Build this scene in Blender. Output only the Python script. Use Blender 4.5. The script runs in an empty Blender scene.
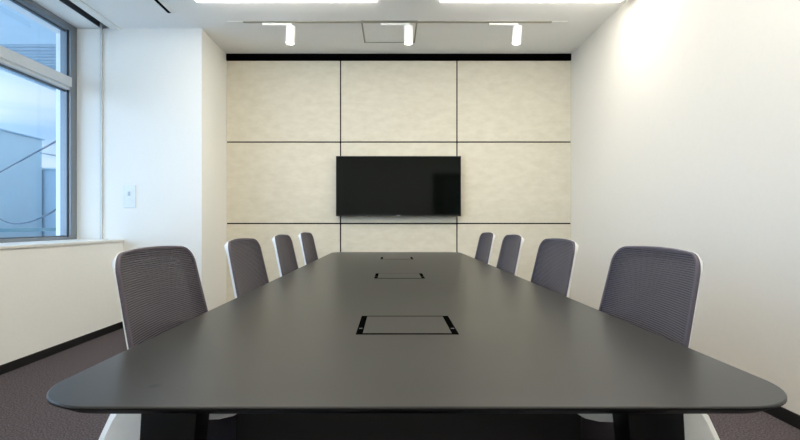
import bpy, bmesh, math, random
from mathutils import Vector, Matrix
C = bpy.context.scene.collection
S = bpy.context.scene
random.seed(4)

# ------------------------------------------------------------ camera, world, exposure
F = 455.0
cam = bpy.data.cameras.new('camera'); co = bpy.data.objects.new('camera', cam); C.objects.link(co)
cam.sensor_width = 36; cam.lens = F / 800 * 36
cam.shift_x = 8 / 800; cam.shift_y = 4 / 800
co.location = (0, 0, .985); co.rotation_euler = (math.pi / 2, 0, 0)
cam.clip_start = .02
S.camera = co
S.view_settings.view_transform = 'Standard'; S.view_settings.look = 'None'
S.view_settings.gamma = 1; S.view_settings.use_curve_mapping = False
S.view_settings.exposure = 0.97
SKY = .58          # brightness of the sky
SKY_FILL = 2.75      # brightness of the glow added to the unseen part of the sky
PANEL = 6.6         # brightness of the ceiling light diffusers
SPOT_W = 6.5        # watts of each track spotlight

w = bpy.data.worlds.new('sky'); S.world = w; w.use_nodes = True
nt = w.node_tree; nt.nodes.clear()
o_ = nt.nodes.new('ShaderNodeOutputWorld'); bg = nt.nodes.new('ShaderNodeBackground')
tc = nt.nodes.new('ShaderNodeTexCoord'); mp = nt.nodes.new('ShaderNodeMapping'); mp.inputs['Scale'].default_value = (1.5, 1.5, 14)
nz = nt.nodes.new('ShaderNodeTexNoise'); nz.inputs['Scale'].default_value = 1.6; nz.inputs['Detail'].default_value = 4
cr = nt.nodes.new('ShaderNodeValToRGB')
cr.color_ramp.elements[0].position = .38; cr.color_ramp.elements[0].color = (.42, .76, .95, 1)
cr.color_ramp.elements[1].position = .62; cr.color_ramp.elements[1].color = (.70, .90, 1.0, 1)
nt.links.new(tc.outputs['Generated'], mp.inputs[0]); nt.links.new(mp.outputs[0], nz.inputs['Vector'])
nt.links.new(nz.outputs['Fac'], cr.inputs[0]); nt.links.new(cr.outputs[0], bg.inputs[0])
cr.color_ramp.elements[0].color = (.36, .60, .95, 1); cr.color_ramp.elements[1].color = (.64, .81, 1.0, 1)
# unseen sky behind the camera's left shoulder, brightened to light the projecting wall
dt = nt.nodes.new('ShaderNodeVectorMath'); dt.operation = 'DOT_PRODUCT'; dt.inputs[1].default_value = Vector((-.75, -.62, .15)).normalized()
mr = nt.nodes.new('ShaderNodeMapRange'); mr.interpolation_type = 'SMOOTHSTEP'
mr.inputs['From Min'].default_value = -.05; mr.inputs['From Max'].default_value = .7; mr.inputs['To Min'].default_value = SKY; mr.inputs['To Max'].default_value = SKY_FILL
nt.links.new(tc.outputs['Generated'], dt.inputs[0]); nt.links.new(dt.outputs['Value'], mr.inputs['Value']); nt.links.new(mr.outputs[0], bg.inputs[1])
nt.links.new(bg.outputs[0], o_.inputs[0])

# ------------------------------------------------------------ materials
def lin(c):
    return tuple(((v / 255 + .055) / 1.055) ** 2.4 if v / 255 > .04045 else v / 255 / 12.92 for v in c)
def mat(name, col, rough=.5, metal=0, spec=.5, noise=None, bump=None, emit=None, ior=None):
    """noise=(scale, amount) varies the colour, bump=(scale, strength, distance)"""
    m = bpy.data.materials.new(name); m.use_nodes = True; n = m.node_tree.nodes; l = m.node_tree.links
    p = n['Principled BSDF']; rgb = lin(col)
    p.inputs['Base Color'].default_value = (*rgb, 1); p.inputs['Roughness'].default_value = rough
    p.inputs['Metallic'].default_value = metal; p.inputs['Specular IOR Level'].default_value = spec
    if ior: p.inputs['IOR'].default_value = ior
    t = n.new('ShaderNodeTexCoord')
    if noise is None: noise = (30, .03)
    nz = n.new('ShaderNodeTexNoise'); nz.inputs['Scale'].default_value = noise[0]; nz.inputs['Detail'].default_value = 5
    l.new(t.outputs['Object'], nz.inputs['Vector'])
    r = n.new('ShaderNodeValToRGB'); a = noise[1]
    r.color_ramp.elements[0].position = .3; r.color_ramp.elements[1].position = .7
    r.color_ramp.elements[0].color = (*[max(0, v * (1 - a)) for v in rgb], 1)
    r.color_ramp.elements[1].color = (*[min(1, v * (1 + a)) for v in rgb], 1)
    l.new(nz.outputs['Fac'], r.inputs[0]); l.new(r.outputs[0], p.inputs['Base Color'])
    if bump:
        b = n.new('ShaderNodeBump'); nb = n.new('ShaderNodeTexNoise'); nb.inputs['Scale'].default_value = bump[0]
        nb.inputs['Detail'].default_value = 3
        l.new(t.outputs['Object'], nb.inputs['Vector']); l.new(nb.outputs['Fac'], b.inputs['Height'])
        b.inputs['Strength'].default_value = bump[1]; b.inputs['Distance'].default_value = bump[2]
        l.new(b.outputs[0], p.inputs['Normal'])
    if emit:
        p.inputs['Emission Color'].default_value = (*emit[0], 1); p.inputs['Emission Strength'].default_value = emit[1]
    return m

M = {}
M['wall'] = mat('white wallpaper', (240, 239, 233), .75, spec=.25, noise=(60, .012), bump=(220, .15, .002))
M['wall_r'] = mat('pale satin wall sheet', (229, 224, 214), .6, spec=.25, noise=(40, .008), bump=(150, .06, .001))
M['ceil'] = mat('speckled ceiling board', (246, 246, 244), .9, spec=.1, noise=(170, .07), bump=(260, .4, .003))
M['white_trim'] = mat('white lacquered trim', (236, 236, 232), .35)
M['strip'] = mat('pale grey strip', (206, 208, 204), .5)
M['sill'] = mat('off white sill laminate', (226, 224, 216), .35)
M['black'] = mat('matt black skirting', (14, 14, 15), .5)
M['gap'] = mat('black joint backing', (6, 6, 6), .9, spec=0)
M['carpet'] = mat('purple grey carpet', (90, 83, 86), .95, spec=.05, noise=(130, .75), bump=(420, .5, .003))
M['alu_light'] = mat('light grey aluminium', (212, 216, 218), .42, metal=.2)
M['alu'] = mat('grey anodised aluminium', (134, 140, 146), .42, metal=.3)
M['alu_dark'] = mat('dark grey anodised aluminium', (100, 106, 112), .45, metal=.3)
M['chair_white'] = mat('white moulded plastic', (244, 245, 243), .32)
M['seat_fabric'] = mat('charcoal seat fabric', (74, 68, 76), .9, noise=(400, .25), bump=(700, .5, .002))
M['steel'] = mat('brushed steel', (170, 170, 170), .3, metal=1)
M['tyre'] = mat('dark caster plastic', (22, 22, 23), .5)
M['tyre2'] = mat('dark grey liner plastic', (36, 33, 37), .6)
M['leg'] = mat('black powder coat', (8, 8, 9), .45, spec=.2)
M['trough'] = mat('black sheet metal', (8, 8, 8), .5)
M['tv_bezel'] = mat('black gloss plastic', (10, 10, 11), .25)
M['tv_screen'] = mat('black display glass', (8, 12, 9), .06, ior=1.28)
M['logo'] = mat('silver lettering', (200, 200, 200), .3, metal=.6)
M['plate'] = mat('white switch plastic', (226, 232, 234), .35)
M['plate2'] = mat('grey switch insert', (176, 188, 192), .35)
M['lampw'] = mat('white lamp housing', (240, 240, 236), .4)
M['opal'] = mat('softly glowing opal lamp tube', (240, 240, 236), .4, emit=((1, .97, .90), .13))
M['track'] = mat('bronze grey track', (150, 146, 132), .45)
M['hatch'] = mat('grey hatch frame', (140, 140, 130), .5)
M['diff'] = mat('lit diffuser', (255, 255, 250), .5, emit=((1.0, .955, .865), PANEL))
M['lens'] = mat('lit spotlight lens', (255, 250, 240), .5, emit=((1.0, .96, .88), 4))
M['eave'] = mat('pale blue grey soffit', (196, 214, 226), .7, noise=(3, .04))
M['slat'] = mat('blue grey soffit slat', (166, 184, 198), .6, noise=(3, .04))
M['pier'] = mat('white facade panel', (226, 222, 220), .6)
M['bld'] = mat('blue grey rendered facade', (190, 208, 214), .8, noise=(1.2, .05))
M['bld2'] = mat('slate blue facade', (158, 184, 200), .8, noise=(1.2, .05))
M['cable'] = mat('dark rubber cable', (52, 72, 92), .6)
M['ground'] = mat('pale paving', (215, 216, 214), .9, noise=(2, .2))
M['rail'] = mat('teal grey balustrade', (110, 150, 160), .6)

# beige stone look panel: soft mottling
def panel_mat():
    m = bpy.data.materials.new('beige plaster look panel'); m.use_nodes = True; n = m.node_tree.nodes; l = m.node_tree.links
    p = n['Principled BSDF']; p.inputs['Roughness'].default_value = .6; p.inputs['Specular IOR Level'].default_value = .3
    t = n.new('ShaderNodeTexCoord')
    mp = n.new('ShaderNodeMapping'); mp.inputs['Scale'].default_value = (1, 1, 2.2)
    l.new(t.outputs['Object'], mp.inputs[0])
    a = n.new('ShaderNodeTexNoise'); a.inputs['Scale'].default_value = 7; a.inputs['Detail'].default_value = 9; a.inputs['Roughness'].default_value = .68
    l.new(mp.outputs[0], a.inputs['Vector'])
    r = n.new('ShaderNodeValToRGB'); e = r.color_ramp.elements
    e[0].position = .32; e[0].color = (*lin((211, 204, 184)), 1); e[1].position = .66; e[1].color = (*lin((222, 216, 198)), 1)
    l.new(a.outputs['Fac'], r.inputs[0]); l.new(r.outputs[0], p.inputs['Base Color'])
    return m
M['panel'] = panel_mat()

def table_mat():
    m = mat('charcoal satin laminate', (49, 48, 45), .33, spec=.27, noise=(600, .10))
    n = m.node_tree.nodes; l = m.node_tree.links; p = n['Principled BSDF']
    # one small dark stain on the top near the front left corner
    g = n.new('ShaderNodeNewGeometry'); d = n.new('ShaderNodeVectorMath'); d.operation = 'DISTANCE'
    d.inputs[1].default_value = (-.3885, .745, .72)
    l.new(g.outputs['Position'], d.inputs[0])
    cr = n.new('ShaderNodeValToRGB'); e = cr.color_ramp.elements
    e[0].position = .006; e[0].color = (.03, .03, .03, 1); e[1].position = .012; e[1].color = (1, 1, 1, 1)
    l.new(d.outputs['Value'], cr.inputs[0])
    mx = n.new('ShaderNodeMix'); mx.data_type = 'RGBA'; mx.blend_type = 'MULTIPLY'; mx.inputs[0].default_value = 1
    old = p.inputs['Base Color'].links[0].from_socket
    l.new(old, mx.inputs[6]); l.new(cr.outputs[0], mx.inputs[7]); l.new(mx.outputs[2], p.inputs['Base Color'])
    return m
M['table'] = table_mat()
M['lid'] = mat('charcoal satin lid', (50, 49, 46), .33, spec=.27, noise=(600, .10))

def mesh_mat():
    m = bpy.data.materials.new('ribbed grey chair mesh'); m.use_nodes = True; n = m.node_tree.nodes; l = m.node_tree.links
    p = n['Principled BSDF']; p.inputs['Roughness'].default_value = .7
    p.inputs['Sheen Weight'].default_value = .15; p.inputs['Sheen Roughness'].default_value = .4
    t = n.new('ShaderNodeTexCoord'); wv = n.new('ShaderNodeTexWave'); wv.bands_direction = 'Z'
    wv.inputs['Scale'].default_value = 56; wv.inputs['Distortion'].default_value = 1.6; wv.inputs['Detail'].default_value = 1
    wv.inputs['Detail Scale'].default_value = .15
    l.new(t.outputs['Object'], wv.inputs['Vector'])
    r = n.new('ShaderNodeValToRGB'); e = r.color_ramp.elements
    e[0].position = .25; e[0].color = (*lin((18, 16, 21)), 1); e[1].position = .8; e[1].color = (*lin((92, 85, 97)), 1)
    l.new(wv.outputs['Fac'], r.inputs[0]); l.new(r.outputs[0], p.inputs['Base Color'])
    b = n.new('ShaderNodeBump'); b.inputs['Strength'].default_value = .5; b.inputs['Distance'].default_value = .002
    l.new(wv.outputs['Fac'], b.inputs['Height']); l.new(b.outputs[0], p.inputs['Normal'])
    tr = n.new('ShaderNodeBsdfTransparent'); mx = n.new('ShaderNodeMixShader'); mx.inputs[0].default_value = .20
    l.new(p.outputs[0], mx.inputs[1]); l.new(tr.outputs[0], mx.inputs[2]); l.new(mx.outputs[0], n['Material Output'].inputs[0])
    return m
M['mesh'] = mesh_mat()
M['edge'] = mat('plain woven edge band', (92, 84, 92), .8, noise=(500, .15))

def glass_mat():
    m = bpy.data.materials.new('window glass'); m.use_nodes = True; n = m.node_tree.nodes; l = m.node_tree.links
    n.clear(); o = n.new('ShaderNodeOutputMaterial'); mix = n.new('ShaderNodeMixShader')
    tr = n.new('ShaderNodeBsdfTransparent'); tr.inputs[0].default_value = (.90, .95, .98, 1)
    gl = n.new('ShaderNodeBsdfGlossy'); gl.inputs['Roughness'].default_value = .01
    fr = n.new('ShaderNodeFresnel'); fr.inputs[0].default_value = 1.75
    l.new(fr.outputs[0], mix.inputs[0]); l.new(tr.outputs[0], mix.inputs[1]); l.new(gl.outputs[0], mix.inputs[2])
    l.new(mix.outputs[0], o.inputs[0]); return m
M['glass'] = glass_mat()

# ------------------------------------------------------------ helpers
def obj(name, bm, m, parent=None, smooth=False):
    me = bpy.data.meshes.new(name); bmesh.ops.recalc_face_normals(bm, faces=bm.faces[:])
    bm.to_mesh(me); bm.free(); o = bpy.data.objects.new(name, me); C.objects.link(o)
    me.materials.append(m)
    if smooth:
        me.polygons.foreach_set('use_smooth', [True] * len(me.polygons))
        me.set_sharp_from_angle(angle=math.radians(38))
    if parent: o.parent = parent
    return o
def box(bm, x0, x1, y0, y1, z0, z1, bev=0, seg=2):
    t = bmesh.new()
    bmesh.ops.create_cube(t, size=1, matrix=Matrix.Translation(((x0 + x1) / 2, (y0 + y1) / 2, (z0 + z1) / 2)) @ Matrix.Diagonal((x1 - x0, y1 - y0, z1 - z0, 1)))
    if bev: bmesh.ops.bevel(t, geom=t.edges[:], offset=bev, segments=seg, affect='EDGES', profile=.5)
    join(bm, t); return bm
def join(bm, t):
    me = bpy.data.meshes.new('tmp'); t.to_mesh(me); t.free(); bm.from_mesh(me); bpy.data.meshes.remove(me)
def B(*a, bev=0): return box(bmesh.new(), *a, bev=bev)
def cyl(bm, c, r, h, seg=24, r2=None, axis='Z', bev=0):
    t = bmesh.new(); bmesh.ops.create_cone(t, cap_ends=True, segments=seg, radius1=r, radius2=r if r2 is None else r2, depth=h)
    if bev: bmesh.ops.bevel(t, geom=[e for e in t.edges if len(e.link_faces) == 2 and any(len(f.verts) > 4 for f in e.link_faces)], offset=bev, segments=2, affect='EDGES', profile=.5)
    if axis == 'X': bmesh.ops.rotate(t, verts=t.verts, matrix=Matrix.Rotation(math.pi / 2, 3, 'Y'))
    if axis == 'Y': bmesh.ops.rotate(t, verts=t.verts, matrix=Matrix.Rotation(math.pi / 2, 3, 'X'))
    bmesh.ops.translate(t, verts=t.verts, vec=c); join(bm, t); return bm
def sweep(bm, rings, closed=False, cap=True):
    """rings: list of lists of points (same length); skin them"""
    vs = [[bm.verts.new(p) for p in r] for r in rings]; n = len(vs[0]); k = len(vs)
    for i in range(k if closed else k - 1):
        a, b = vs[i], vs[(i + 1) % k]
        for j in range(n): bm.faces.new((a[j], a[(j + 1) % n], b[(j + 1) % n], b[j]))
    if cap and not closed: bm.faces.new(vs[0][::-1]); bm.faces.new(vs[-1])
    return bm
def tube(bm, pts, r, seg=8):
    pts = [Vector(p) for p in pts]; rings = []
    for i, p in enumerate(pts):
        d = (pts[min(i + 1, len(pts) - 1)] - pts[max(i - 1, 0)]).normalized()
        u = d.orthogonal().normalized() if abs(d.z) > .9 else Vector((0, 0, 1)).cross(d).normalized(); v = d.cross(u)
        rings.append([p + r * (math.cos(a) * u + math.sin(a) * v) for a in [2 * math.pi * k / seg for k in range(seg)]])
    return sweep(bm, rings)
def empty(name, label, cat, loc=(0, 0, 0), group=None):
    o = bpy.data.objects.new(name, None); C.objects.link(o); o.location = loc; o.empty_display_size = .1
    return tag(o, label, cat, group)
def tag(o, label, cat, group=None):
    o['label'] = label; o['category'] = cat
    if group: o['group'] = group
    return o
def struct(name, bm, m, label=None, parent=None, smooth=False):
    o = obj(name, bm, m, parent, smooth)
    if parent is None:
        o['kind'] = 'structure'
        if label: o['label'] = label
    return o
def dup(root, loc, rotz=0, label=None):
    r = root.copy(); C.objects.link(r); r.location = loc; r.rotation_euler = (0, 0, rotz)
    if label: r['label'] = label
    for ch in list(root.children):
        c = ch.copy(); C.objects.link(c); c.parent = r
        for g in ch.children:
            d = g.copy(); C.objects.link(d); d.parent = c
    return r

# ------------------------------------------------------------ room
YB = 4.984; YF = 4.333; XL = -2.56; XR = 1.96; XA = -1.812; H = 2.847; YR = -1.35; XW = -3.0
GX = -3.06
struct('floor', B(-3.2, XR + .1, YR, YB + .15, -.1, 0), M['carpet'], 'dark purple grey carpeted floor')
bm = bmesh.new()
box(bm, -2.665, XR + .1, YR, YB + .15, H, H + .12)
box(bm, -3.2, -2.78, YR, YF + .5, H + .004, H + .3)                      # soffit between window and pocket
box(bm, -2.78, -2.665, YR, YF + .5, H + .24, H + .3)
box(bm, -2.665, -2.62, YR, YF + .5, H + .1, H + .3)
struct('ceiling', bm, M['ceil'], 'pale speckled ceiling with a blind pocket beside the window')
struct('trim_1', B(-2.672, -2.585, YR, YF, H - .012, H + .004, bev=.003), M['white_trim'], 'white moulding along the blind pocket in the ceiling')
bm = box(bmesh.new(), -2.779, -2.774, YR, YF, H + .006, H + .23); box(bm, -2.68, -2.673, YR, YF, H + .006, H + .23)
box(bm, -2.779, -2.673, YR, YF, H + .2, H + .235)
struct('trim_2', bm, M['alu_dark'], 'dark lined blind pocket in the ceiling by the window')
struct('trim_3', B(-2.772, -2.752, YF - .018, YF - .001, .838, H + .1), M['strip'], 'thin pale vertical strip beside the window')
struct('wall_right', B(XR, XR + .1, YR, YB + .15, 0, H), M['wall_r'], 'plain white right wall')
struct('wall_rear', B(-3.2, XR + .1, YR - .1, YR, 0, H), M['wall'])
bm = B(XL - .12, XL, YR, YF, 0, .818)
box(bm, -3.2, XL - .12, YR, YF, 0, .80)
box(bm, -3.2, GX + .06, YR, -1.0, .8, H)
struct('wall_left', bm, M['wall'], 'low cream wall under the window sill')
struct('wall_front', B(-3.2, XA, YF, YB + .12, 0, H), M['wall'], 'white projecting wall with the switch plate')
struct('baseboard_left', B(XL, XL + .010, YR, YF, 0, .062, bev=.002), M['black'])
struct('baseboard_front', B(XL, XA + .010, YF - .010, YF, 0, .062, bev=.002), M['black'])
struct('baseboard_right', B(XR - .010, XR, YR, YB, 0, .067, bev=.002), M['black'])
# sill board
bm = B(-3.02, XL + .012, YR, YF, .818, .840, bev=.004)
struct('trim_4', bm, M['sill'], 'off white window sill board')

# back wall with nine panels
wb = struct('wall_back', B(XA, XR, YB + .012, YB + .15, 0, H), M['gap'], 'back wall clad in beige panels with black joints')
xs = [XA, -.564, .712, XR]; zs = [0.0, .990, 1.883, 2.772]
for i in range(3):
    for j in range(3):
        g = .007
        x0 = xs[i] + (g if i else 0); x1 = xs[i + 1] - (g if i < 2 else 0)
        struct('panel', B(x0, x1, YB, YB + .012, zs[j] + (g if j else 0), zs[j + 1] - (g if j < 2 else 0), bev=.0015), M['panel'], parent=wb)
struct('trim_5', B(XA, XR, YB - .012, YB + .012, 2.776, H), M['gap'], 'black band along the top of the back wall')

# windows: two units side by side along the left wall
def window(name, y0, y1):
    fr = B(XW - .10, XW, y0, y1, .838, .866, bev=.003)
    box(fr, XW - .10, XW, y0, y1, 2.795, H + .004, .003)
    box(fr, XW - .10, XW, y0, y0 + .08, .866, 2.80, .003)
    box(fr, XW - .10, XW, y1 - .083, y1, .866, 2.80, .003)
    o = struct(name, fr, M['alu'], 'grey aluminium window with a deep transom')
    t = B(XW - .09, XW + .012, y0 + .08, y1 - .083, 2.262, 2.352, bev=.004)
    box(t, XW - .09, XW - .01, y0 + .08, y1 - .083, 2.235, 2.27, .002)
    struct('transom', t, M['alu_light'], parent=o)
    gk = bmesh.new()
    for z0, z1 in ((.866, 2.235), (2.352, 2.795)):
        box(gk, XW - .034, XW - .020, y1 - .090, y1 - .083, z0, z1); box(gk, XW - .034, XW - .020, y0 + .08, y0 + .087, z0, z1)
    struct('gasket', gk, M['black'], parent=o)
    a = bmesh.new()
    for z0, z1 in ((.866, 2.235), (2.352, 2.797)):
        box(a, GX - .012, GX + .012, y0 + .08, y1 - .083, z0, z0 + .012); box(a, GX - .012, GX + .012, y0 + .08, y1 - .083, z1 - .014, z1)
    struct('glazing_bead', a, M['alu_dark'], parent=o)
    for z0, z1 in ((.872, 2.228), (2.358, 2.79)):
        g = bmesh.new(); vs = [g.verts.new(p) for p in ((GX, y0 + .07, z0), (GX, y1 - .075, z0), (GX, y1 - .075, z1), (GX, y0 + .07, z1))]; g.faces.new(vs)
        struct('pane', g, M['glass'], parent=o)
window('window_1', 1.70, YF); window('window_2', -1.0, 1.70)
# exterior head closure above the window
struct('trim_6', B(-3.2, -3.1, YR, YF, 2.80, H + .2), M['pier'])

# rear door (mirrored in the television)
d = struct('door_1', B(1.30, 1.86, YR + .012, YR + .045, .01, 2.10, bev=.003), M['alu_dark'])
bm = B(1.00, 1.29, YR, YR + .06, 0, 2.22, bev=.003); box(bm, 1.00, XR - .012, YR, YR + .06, 2.10, 2.22, .003); box(bm, 1.87, XR - .012, YR, YR + .06, 0, 2.10, .003)
struct('door_frame', bm, M['black'], parent=d)
bm = cyl(bmesh.new(), (1.36, YR + .10, 1.0), .011, .5, bev=.002); cyl(bm, (1.36, YR + .072, 1.2), .007, .056, axis='Y'); cyl(bm, (1.36, YR + .072, .8), .007, .056, axis='Y')
struct('door_handle', bm, M['steel'], parent=d)

# ------------------------------------------------------------ outside
struct('ground', B(-60, -3.2, -20, 60, -3.6, -3.5), M['ground'], 'grey ground outside far below the window')
t = empty('facade_pier', 'white facade pier just outside the far end of the window', 'pier', (-3.3, 4.7, 0))
o = obj('pier_body', B(-.05, .2, -.15, .55, -3.5, 3.3, bev=.01), M['pier'], t)
bm = B(-.03, .02, -.165, -.15, 1.59, 1.66); o = obj('bracket', bm, M['slat'], t)
t = empty('roof_eave', 'pale blue eave soffit with slats above the outside of the window', 'eave', (-4.0, 3, 2.95))
obj('soffit_board', B(-.93, .78, -8, 1.97, 0, .25), M['eave'], t)
obj('fascia', B(-.97, -.93, -8, 7, -.005, .3), M['eave'], t)
bm = bmesh.new(); y = 1.98
while y < 6.9:
    box(bm, -.93, .78, y, y + .07, 0, .03); y += .10
obj('soffit_slats', bm, M['slat'], t)
obj('soffit_backing', B(-.93, .78, 1.97, 6.95, .05, .25), M['bld2'], t)
X0 = -9.0
t = empty('facade_block', 'blue grey rendered building standing across from the window', 'building', (X0, 5, -3.5))
obj('wall', B(-6, 0, 2, 6.7, 0, 6.64, bev=.01), M['bld'], t)
obj('parapet_cap', B(-6.05, .04, 1.96, 6.74, 6.64, 6.67), M['bld2'], t)
t = empty('annex_block', 'slate blue lower building beside the blue grey one outside', 'building', (X0, 14, -3.5))
obj('wall', B(-5, .9, -2.2, 6, 0, 5.9, bev=.01), M['bld2'], t)
obj('parapet_cap', B(-5.05, .95, -2.25, 6, 5.9, 5.94), M['bld'], t)
t = empty('balustrade', 'teal railing low outside beyond the window', 'railing', (-7.5, 5, -3.5))
obj('rail', B(-.04, .04, 0, 9, 4.33, 4.40, bev=.01), M['rail'], t)
obj('rail', B(-.03, .03, 0, 9, 4.14, 4.19, bev=.01), M['rail'], t)
obj('rail_panel', B(-.02, .02, 0, 9, 0, 4.1), M['rail'], t)
def ray(px, py, X):   # point at plane X seen through a pixel
    k = X / ((px - 392) / F); return Vector((X, k, .985 - (py - 224) / F * k))
def cable(p, q, sag, label):
    pts = [p.lerp(q, i / 16) - Vector((0, 0, sag * 4 * (i / 16) * (1 - i / 16))) for i in range(17)]
    tag(obj('overhead_cable', tube(bmesh.new(), pts, .010, 6), M['cable'], smooth=True), label, 'cable', 'cables outside the window')
cable(ray(-25, 186, X0 + .05), ray(60, 139, -3.37), .0, 'dark cable rising diagonally across the building outside')
cable(ray(40, 152.8, X0 + .05), ray(60, 156.3, -3.37), .0, 'short dark cable joining the white pier outside')
cable(ray(-12, 207, X0 + .05), ray(60, 207, -3.37), .26, 'dark cable hanging in a low sag outside the window')

# ------------------------------------------------------------ ceiling fittings
def panel_light(cx, cy, label):
    t = empty('ceiling_light', label, 'light', (cx, cy, H), 'ceiling light panels')
    L, W = .744, .15
    bm = B(-L, L, -W, -W + .012, -.006, 0, bev=.001); box(bm, -L, L, W - .012, W, -.006, 0, .001)
    box(bm, -L, -L + .012, -W, W, -.058, 0, .002); box(bm, L - .012, L, -W, W, -.058, 0, .002)
    obj('frame', bm, M['lampw'], t)
    obj('diffuser', B(-L + .012, L - .012, -W + .012, W - .012, -.056, 0, bev=.006), M['diff'], t)
    return t
cy = 3.57
l1 = panel_light(-.855, cy, 'long lit ceiling panel on the left, above the table towards the window')
dup(l1, (1.122, cy, H), 0, 'long lit ceiling panel on the right, ending close to the right wall')
for y, s in ((cy - 1.8, 'over the near half of the table'), (cy - 3.6, 'above the near end of the room')):
    dup(l1, (-.855, y, H), 0, 'long lit ceiling panel on the window side ' + s)
    dup(l1, (1.122, y, H), 0, 'long lit ceiling panel on the right side ' + s)

YT = 4.19
t = empty('light_track', 'slim bronze grey lighting track across the ceiling before the panelled wall', 'track', (.05, YT, H))
obj('rail', B(-1.42, 1.42, -.013, .013, -.007, 0, bev=.001), M['track'], t)
for s in (-1, 1):
    obj('end_cover', B(s * 1.49 - .07, s * 1.49 + .07, -.013, .013, -.004, 0, bev=.001), M['white_trim'], t)
def spot(x, tilt, label):
    t = empty('track_spotlight', label, 'spotlight', (x, YT, H - .016), 'white track spotlights')
    obj('adapter', B(-.255, .01, -.016, .016, -.022, 0, bev=.003), M['lampw'], t)
    stem = obj('stem', cyl(bmesh.new(), (0, 0, -.019), .009, .012), M['lampw'], t)
    h = cyl(bmesh.new(), (0, 0, 0),   .041, .152, 32, bev=.003)
    R = Matrix.Rotation(tilt, 4, 'Y'); T = Matrix.Translation((0, 0, -.104))
    h.transform(T @ R)
    hs = obj('housing', h, M['opal'], t, smooth=True)
    ln = cyl(bmesh.new(), (0, 0, -.0775), .036, .004, 32); ln.transform(T @ R)
    obj('lens', ln, M['lens'], hs)
    ld = bpy.data.lights.new('spotlight_bulb', 'SPOT'); ld.energy = SPOT_W; ld.spot_size = math.radians(110); ld.spot_blend = .8
    ld.shadow_soft_size = .035; ld.color = (1, .93, .82)
    lo = bpy.data.objects.new('bulb', ld); C.objects.link(lo); lo.parent = t
    lo.matrix_local = T @ R @ Matrix.Translation((0, 0, -.095))
    return t
spot(-.935, math.radians(3), 'leftmost white cylinder spotlight hanging from the ceiling track')
spot(.152, 0, 'middle white cylinder spotlight on the track, in front of the ceiling hatch')
spot(1.15, math.radians(4), 'rightmost white cylinder spotlight on the ceiling track')

t = empty('ceiling_hatch', 'square grey framed access hatch in the ceiling behind the track', 'hatch', (-.025, 4.415, H))
bm = bmesh.new()
for a in ((-.26, .26, -.25, -.236), (-.26, .26, .236, .25), (-.26, -.246, -.236, .236), (.246, .26, -.236, .236)): box(bm, *a, -.005, 0)
obj('frame', bm, M['hatch'], t); obj('panel', B(-.245, .245, -.235, .235, -.003, 0), M['ceil'], t)
t = empty('slot_diffuser', 'narrow black air slot in the ceiling near the window', 'vent', (-1.96, 3.4, H))
obj('slot', B(-.014, .014, -.61, .61, -.004, 0), M['gap'], t)
bm = B(-.024, -.0145, -.61, .61, -.004, 0); box(bm, .0145, .06, -.61, .61, -.003, 0); obj('frame', bm, M['white_trim'], t)

# ------------------------------------------------------------ television
t = empty('television', 'black flat television mounted on the beige panelled wall', 'television', (.07, YB - .003, 1.394))
W2, H2 = .674, .3235
obj('body', B(-W2 + .03, W2 - .03, -.05, -.02, -H2 + .03, H2 - .03, bev=.006), M['tv_bezel'], t)
bm = B(-W2, W2, -.078, -.05, -H2, -H2 + .014, bev=.002); box(bm, -W2, W2, -.078, -.05, H2 - .009, H2, .002)
box(bm, -W2, -W2 + .008, -.078, -.05, -H2 + .013, H2 - .008, .002); box(bm, W2 - .008, W2, -.078, -.05, -H2 + .013, H2 - .008, .002)
obj('bezel', bm, M['tv_bezel'], t)
obj('screen', B(-W2 + .007, W2 - .007, -.075, -.052, -H2 + .013, H2 - .008), M['tv_screen'], t)
bm = bmesh.new(); x = -.022
for k in range(4):
    box(bm, x, x + .008, -.0795, -.078, -H2 + .003, -H2 + .011); x += .011
obj('logo', bm, M['logo'], t)
obj('wall_bracket', B(-.2, .2, -.02, 0, -.15, .15, bev=.002), M['black'], t)

# ------------------------------------------------------------ switch plate
t = empty('switch_plate', 'tall white switch plate on the white wall beside the window', 'switch', (-2.497, YF, 1.247))
obj('plate', B(-.058, .058, -.009, 0, -.108, .108, bev=.003), M['plate'], t)
obj('insert', B(-.026, .026, -.012, -.009, -.06, .06, bev=.001), M['plate'], t)
obj('switch', B(-.011, .011, -.016, -.012, .005, .045, bev=.001), M['plate2'], t)
obj('switch', B(-.011, .011, -.016, -.012, -.045, -.015, bev=.001), M['plate'], t)

# ------------------------------------------------------------ table
TX0, TX1, TY0, TY1, TZ = -.560, .637, .659, 4.306, .72
tcx = (TX0 + TX1) / 2
tb = empty('conference_table', 'long charcoal conference table with rounded corners in the middle of the room', 'table', (tcx, 2.48, 0))
def rrect(x0, x1, y0, y1, r, n=14):
    pts = []
    for cx, cy_, a0 in ((x1 - r, y1 - r, 0), (x0 + r, y1 - r, 90), (x0 + r, y0 + r, 180), (x1 - r, y0 + r, 270)):
        for k in range(n + 1):
            a = math.radians(a0 + 90 * k / n); pts.append((cx + r * math.cos(a), cy_ + r * math.sin(a)))
    return pts
def slab(levels, x0, x1, y0, y1, r):
    bm = bmesh.new(); rings = []
    for inset, z in levels: rings.append([(x, y, z) for x, y in rrect(x0 + inset, x1 - inset, y0 + inset, y1 - inset, r - inset)])
    return sweep(bm, rings)
w2 = (TX1 - TX0) / 2; l2 = (TY1 - TY0) / 2; yc = (TY0 + TY1) / 2 - 2.48
tt = obj('tabletop', slab([(.002, TZ - .0032), (0, TZ - .003), (0, TZ - .0016), (.0007, TZ - .0007), (.0022, TZ)], -w2, w2, yc - l2, yc + l2, .118), M['table'], tb)
obj('edge_band', slab([(.055, TZ - .029), (.022, TZ - .019), (.0, TZ - .005), (.0, TZ - .003), (.01, TZ - .003)], -w2, w2, yc - l2, yc + l2, .118), M['leg'], tb)
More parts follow.
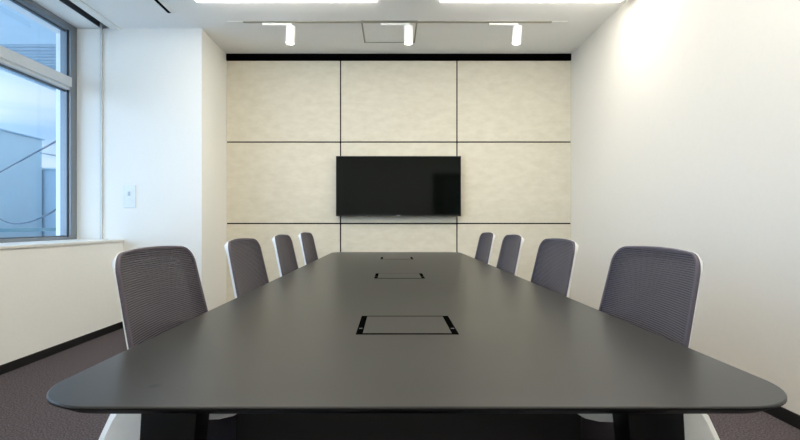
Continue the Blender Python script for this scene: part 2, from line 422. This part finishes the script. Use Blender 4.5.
lg = M['leg']
def leg(px, y0, sx):
    bm = bmesh.new()
    # a wide tapering blade leg, slightly splayed outwards to the floor
    def ring(z, xi, xo, a, b): return [(sx * xi, a, z), (sx * xo, a, z), (sx * xo, b, z), (sx * xi, b, z)]
    sweep(bm, [ring(.006, .46, .545, y0, y0 + .07), ring(.35, .435, .53, y0, y0 + .07), ring(.69, .400, .512, y0 - .0, y0 + .07)])
    bmesh.ops.bevel(bm, geom=bm.edges[:], offset=.006, segments=2, affect='EDGES', profile=.5)
    return obj('leg', bm, lg, tb, smooth=True)
for y in (.86 - 2.48, 3.98 - 2.48):
    for s in (-1, 1):
        l = leg(0, y, s)
        obj('foot_pad', cyl(bmesh.new(), (s * .50, y + .035, .003), .02, .006), M['tyre'], l)
for y in (1.06 - 2.48, 3.86 - 2.48):
    obj('modesty_panel', B(-.40, .40, y - .01, y + .01, .47, .69, bev=.003), M['trough'], tb)
for s in (-1, 1):
    obj('side_beam', B(s * .36 - .02, s * .36 + .02, -1.60, 1.55, .650, .691, bev=.003), lg, tb)
obj('cable_trough', B(-.13, .13, -1.40, 1.36, .575, .688, bev=.004), M['trough'], tb)
def power_box(yn, yf, label, first=None):
    xc = .037; yc_ = (yn + yf) / 2; d2 = (yf - yn) / 2
    t = empty('power_box', label, 'power outlet box', (xc, yc_, TZ), 'flush power boxes in the tabletop')
    fr = bmesh.new(); wx = .124
    box(fr, -wx, wx, -d2, d2, .0000, .0006)
    obj('frame', fr, M['gap'], t)
    obj('lid', B(-wx + .0165, wx - .0165, -d2 + .008, d2 - .012, .0006, .0014, bev=.0003), M['lid'], t)
    for s in (-1, 1):
        obj('brush_strip', B(s * (wx - .008) - .0045, s * (wx - .008) + .0045, -d2 + .015, d2 - .015, .0006, .0011), M['gap'], t)
        obj('hinge_pin', B(s * (wx - .008) - .004, s * (wx - .008) + .004, -d2 + .055 , -d2 + .062, .0007, .0016), M['alu_dark'], t)
power_box(1.091, 1.31, 'nearest of three flush black-edged power boxes in the table')
power_box(2.212, 2.44, 'middle of three flush power boxes in the table')
power_box(3.42, 3.64, 'farthest flush power box in the table, closest to the television')

# ------------------------------------------------------------ chairs (face +x, origin on the floor under the seat)
ZT = .919; ZB = .49
def hw(z):
    w0 = .203 + (.90 - z) * .07 if z > .62 else .2226 - (.62 - z) * .10
    r = .046
    if z > ZT - .01 - r:
        q = z - (ZT - .01 - r); w0 = w0 - r + math.sqrt(max(0, r * r - q * q))
    r2 = .04
    if z < ZB + r2:
        q = ZB + r2 - z; w0 = w0 - r2 + math.sqrt(max(0, r2 * r2 - q * q))
    return w0
def bx_(y, z):   # back surface depth
    u = min(1, abs(y) / .225)
    return -.238 - (z - .70) * .20 - .028 * (1 - u * u) + .10 * max(0, .62 - z) ** 1.5
def crown(y, z): return .011 * (1 - (y / .22) ** 2) * max(0, min(1, (z - .80) / .1))
zsamp = []
for k in range(9): a = math.pi / 2 * k / 8; zsamp.append(ZB + .04 * (1 - math.cos(a)))
for k in range(1, 20): zsamp.append(ZB + .04 + (ZT - .065 - ZB - .04) * k / 20)
for k in range(11): a = math.pi / 2 * k / 10; zsamp.append(ZT - .065 + .055 * math.sin(a))
def mesh_panel(a0, a1, dx, th):
    """surface between relative widths, |y|/halfwidth from -1 to 1"""
    bm = bmesh.new(); N = 28; rows = []
    for side in (0, 1):
        for z in zsamp:
            h = hw(z); row = []
            for i in range(N + 1):
                y = h * (-1 + 2 * i / N); zz = z + crown(y, z)
                row.append(bm.verts.new((bx_(y, z) + dx - side * th, y, zz)))
            rows.append(row)
    n = len(zsamp)
    for s in (0, 1):
        for k in range(n - 1):
            for i in range(N):
                q = (rows[s * n + k][i], rows[s * n + k][i + 1], rows[s * n + k + 1][i + 1], rows[s * n + k + 1][i])
                bm.faces.new(q)
    f, b = rows[:n], rows[n:]
    for k in range(n - 1):
        bm.faces.new((f[k][0], f[k + 1][0], b[k + 1][0], b[k][0])); bm.faces.new((f[k][N], f[k + 1][N], b[k + 1][N], b[k][N]))
    for i in range(N):
        bm.faces.new((f[0][i], f[0][i + 1], b[0][i + 1], b[0][i])); bm.faces.new((f[-1][i], f[-1][i + 1], b[-1][i + 1], b[-1][i]))
    return bm
def outline():
    p = [(hw(z), z) for z in zsamp]
    zt = zsamp[-1]; n = 10; h = hw(zt)
    top = [(h - 2 * h * i / n, zt) for i in range(1, n)]
    zb = zsamp[0]; h2 = hw(zb)
    bot = [(-h2 + 2 * h2 * i / n, zb) for i in range(1, n)]
    pts = p + top + [(-y, z) for y, z in reversed(p)] + bot
    out = []
    for y, z in pts:
        if not out or (abs(out[-1][0] - y) + abs(out[-1][1] - z)) > 1e-4: out.append((y, z))
    return out
def ring_band(sec):
    pts = outline(); n = len(pts); rings = []
    for i, (y, z) in enumerate(pts):
        a, b = pts[i - 1], pts[(i + 1) % n]
        t = Vector((b[0] - a[0], b[1] - a[1])).normalized(); inn = Vector((-t.y, t.x))   # counter clockwise: inward on the left
        r = []
        for dx, din in sec:
            if z > .80 and din > .003: k = min(1, (z - .80) / .09); k = k * k * (3 - 2 * k); din *= 1 - .3 * k * (1 - abs(inn.x))
            yy, z2 = y + inn.x * din, z + inn.y * din
            r.append((bx_(y, z) + dx, yy, z2 + crown(y, z)))
        rings.append(r)
    return sweep(bmesh.new(), rings, closed=True)
def arm_bm(s):
    # flat white arm: thin pad running forward, broad strap leaning back down to the seat; profile in xz extruded along y
    prof = [(.045, .600), (.045, .592), (.03, .583), (0, .576), (-.06, .574), (-.125, .570), (-.150, .555), (-.170, .52), (-.215, .42),
            (-.308, .42), (-.275, .50), (-.259, .535), (-.237, .582), (-.222, .596), (-.205, .602)]
    bm = bmesh.new(); f = bm.faces.new([bm.verts.new((x, s * .29 - .025, z)) for x, z in prof])
    r = bmesh.ops.extrude_face_region(bm, geom=[f]); bmesh.ops.translate(bm, verts=[v for v in r['geom'] if isinstance(v, bmesh.types.BMVert)], vec=(0, .05, 0))
    bmesh.ops.recalc_face_normals(bm, faces=bm.faces[:])
    es = [e for e in bm.edges if abs(e.verts[0].co.y - e.verts[1].co.y) < 1e-5]
    wide = [e for e in es if all(v.co.x < -.21 and (v.co.x < -.225 or v.co.z > .55) for v in e.verts)]
    bmesh.ops.bevel(bm, geom=wide, offset=.016, segments=1, affect='EDGES', profile=.5)
    return bm
def make_chair(label):
    t = empty('office_chair', label, 'chair', (0, 0, 0), 'grey mesh chairs around the conference table')
    b = obj('backrest', mesh_panel(-1, 1, 0, .005), M['mesh'], t, smooth=True)
    obj('edge_band', ring_band([(.0018, .0), (.0018, .007), (.0005, .008), (-.006, .007), (-.007, .0), (-.003, -.002)]), M['edge'], b, smooth=True)
    f = obj('back_frame', ring_band([(-.0075, -.0005), (-.0095, -.001), (-.014, .006), (-.024, .022), (-.021, .028), (-.0085, .012)]), M['chair_white'], t, smooth=True)
    obj('inner_frame', ring_band([(-.0175, .029), (-.0175, .043), (-.0205, .043), (-.0205, .030)]), M['tyre2'], f, smooth=True)
    # spine from frame to seat mechanism
    bm = bmesh.new()
    path = [(-.298, .60), (-.285, .54), (-.262, .47), (-.225, .415), (-.16, .39), (-.05, .388)]
    rings = []
    for i, (x, z) in enumerate(path):
        wv = .055 if i > 1 else .07
        rings.append([(x - .012, -wv, z - .010), (x - .012, wv, z - .010), (x + .012, wv, z + .010), (x + .012, -wv, z + .010)])
    sweep(bm, rings); bmesh.ops.bevel(bm, geom=bm.edges[:], offset=.003, segments=1, affect='EDGES')
    obj('spine', bm, M['chair_white'], t, smooth=True)
    # cushion
    s = bmesh.new(); rings = []
    for ins, z in ((.03, .410), (.006, .418), (0, .432), (.003, .450), (.015, .462), (.04, .468), (.10, .470)):
        rings.append([(x, y, z - .018 * max(0, (x - .10)) / .12) for x, y in rrect(-.225 + ins, .235 - ins, -.235 + ins, .235 - ins, .11 - min(ins, .06), 8)])
    sweep(s, rings); obj('seat', s, M['seat_fabric'], t, smooth=True)
    s = bmesh.new(); rings = []
    for ins, z in ((.05, .392), (.012, .400), (.004, .411)):
        rings.append([(x, y, z) for x, y in rrect(-.225 + ins, .235 - ins, -.235 + ins, .235 - ins, .10, 8)])
    sweep(s, rings); obj('seat_shell', s, M['chair_white'], t, smooth=True)
    for sd in (-1, 1):
        a = obj('armrest', arm_bm(sd), M['chair_white'], t, smooth=True)
        obj('arm_bracket', B(-.285, -.225, min(sd * .18, sd * .285), max(sd * .18, sd * .285), .400, .436, bev=.006), M['chair_white'], a)
    obj('mechanism', B(-.11, .09, -.07, .07, .345, .392, bev=.01), M['tyre'], t)
    g = cyl(bmesh.new(), (0, 0, .27), .016, .16); cyl(g, (0, 0, .16), .026, .14); obj('gas_lift', g, M['steel'], t, smooth=True)
    hub = obj('hub', cyl(bmesh.new(), (0, 0, .095), .042, .06, bev=.006), M['chair_white'], t, smooth=True)
    for k in range(5):
        a = math.radians(36 + 72 * k); Rz = Matrix.Rotation(a, 4, 'Z')
        bm = bmesh.new()
        sweep(bm, [[(x, -w_, z0), (x, w_, z0), (x, w_ * .8, z1), (x, -w_ * .8, z1)] for x, w_, z0, z1 in ((.02, .026, .072, .118), (.15, .021, .066, .098), (.29, .016, .058, .078))])
        bmesh.ops.bevel(bm, geom=bm.edges[:], offset=.003, segments=1, affect='EDGES'); bm.transform(Rz)
        sp = obj('base_spoke', bm, M['chair_white'], t, smooth=True)
        bm = cyl(bmesh.new(), (.275, -.013, .027), .027, .016, axis='Y', bev=.003); cyl(bm, (.275, .013, .027), .027, .016, axis='Y', bev=.003); cyl(bm, (.275, 0, .045), .007, .03)
        bm.transform(Rz); obj('caster', bm, M['tyre'], sp, smooth=True)
    return t
ordl = ['nearest the camera', 'second from the camera', 'third from the camera', 'farthest from the camera, by the panelled wall']
ch = make_chair('grey mesh chair on the window side, ' + ordl[0])
ch.location = (-.362, 1.268, 0)
jit = [0, .006, -.004, .005]
for i in range(4):
    y = 1.268 + .731 * i
    if i: dup(ch, (-.362, y + jit[i], 0), math.radians([0, 0, 1, -1][i]), 'grey mesh chair on the window side, ' + ordl[i])
    dup(ch, (.429, y - jit[i] - .012, 0), math.pi + math.radians([0, 0, -1, 1][i]), 'grey mesh chair on the right wall side, ' + ordl[i])
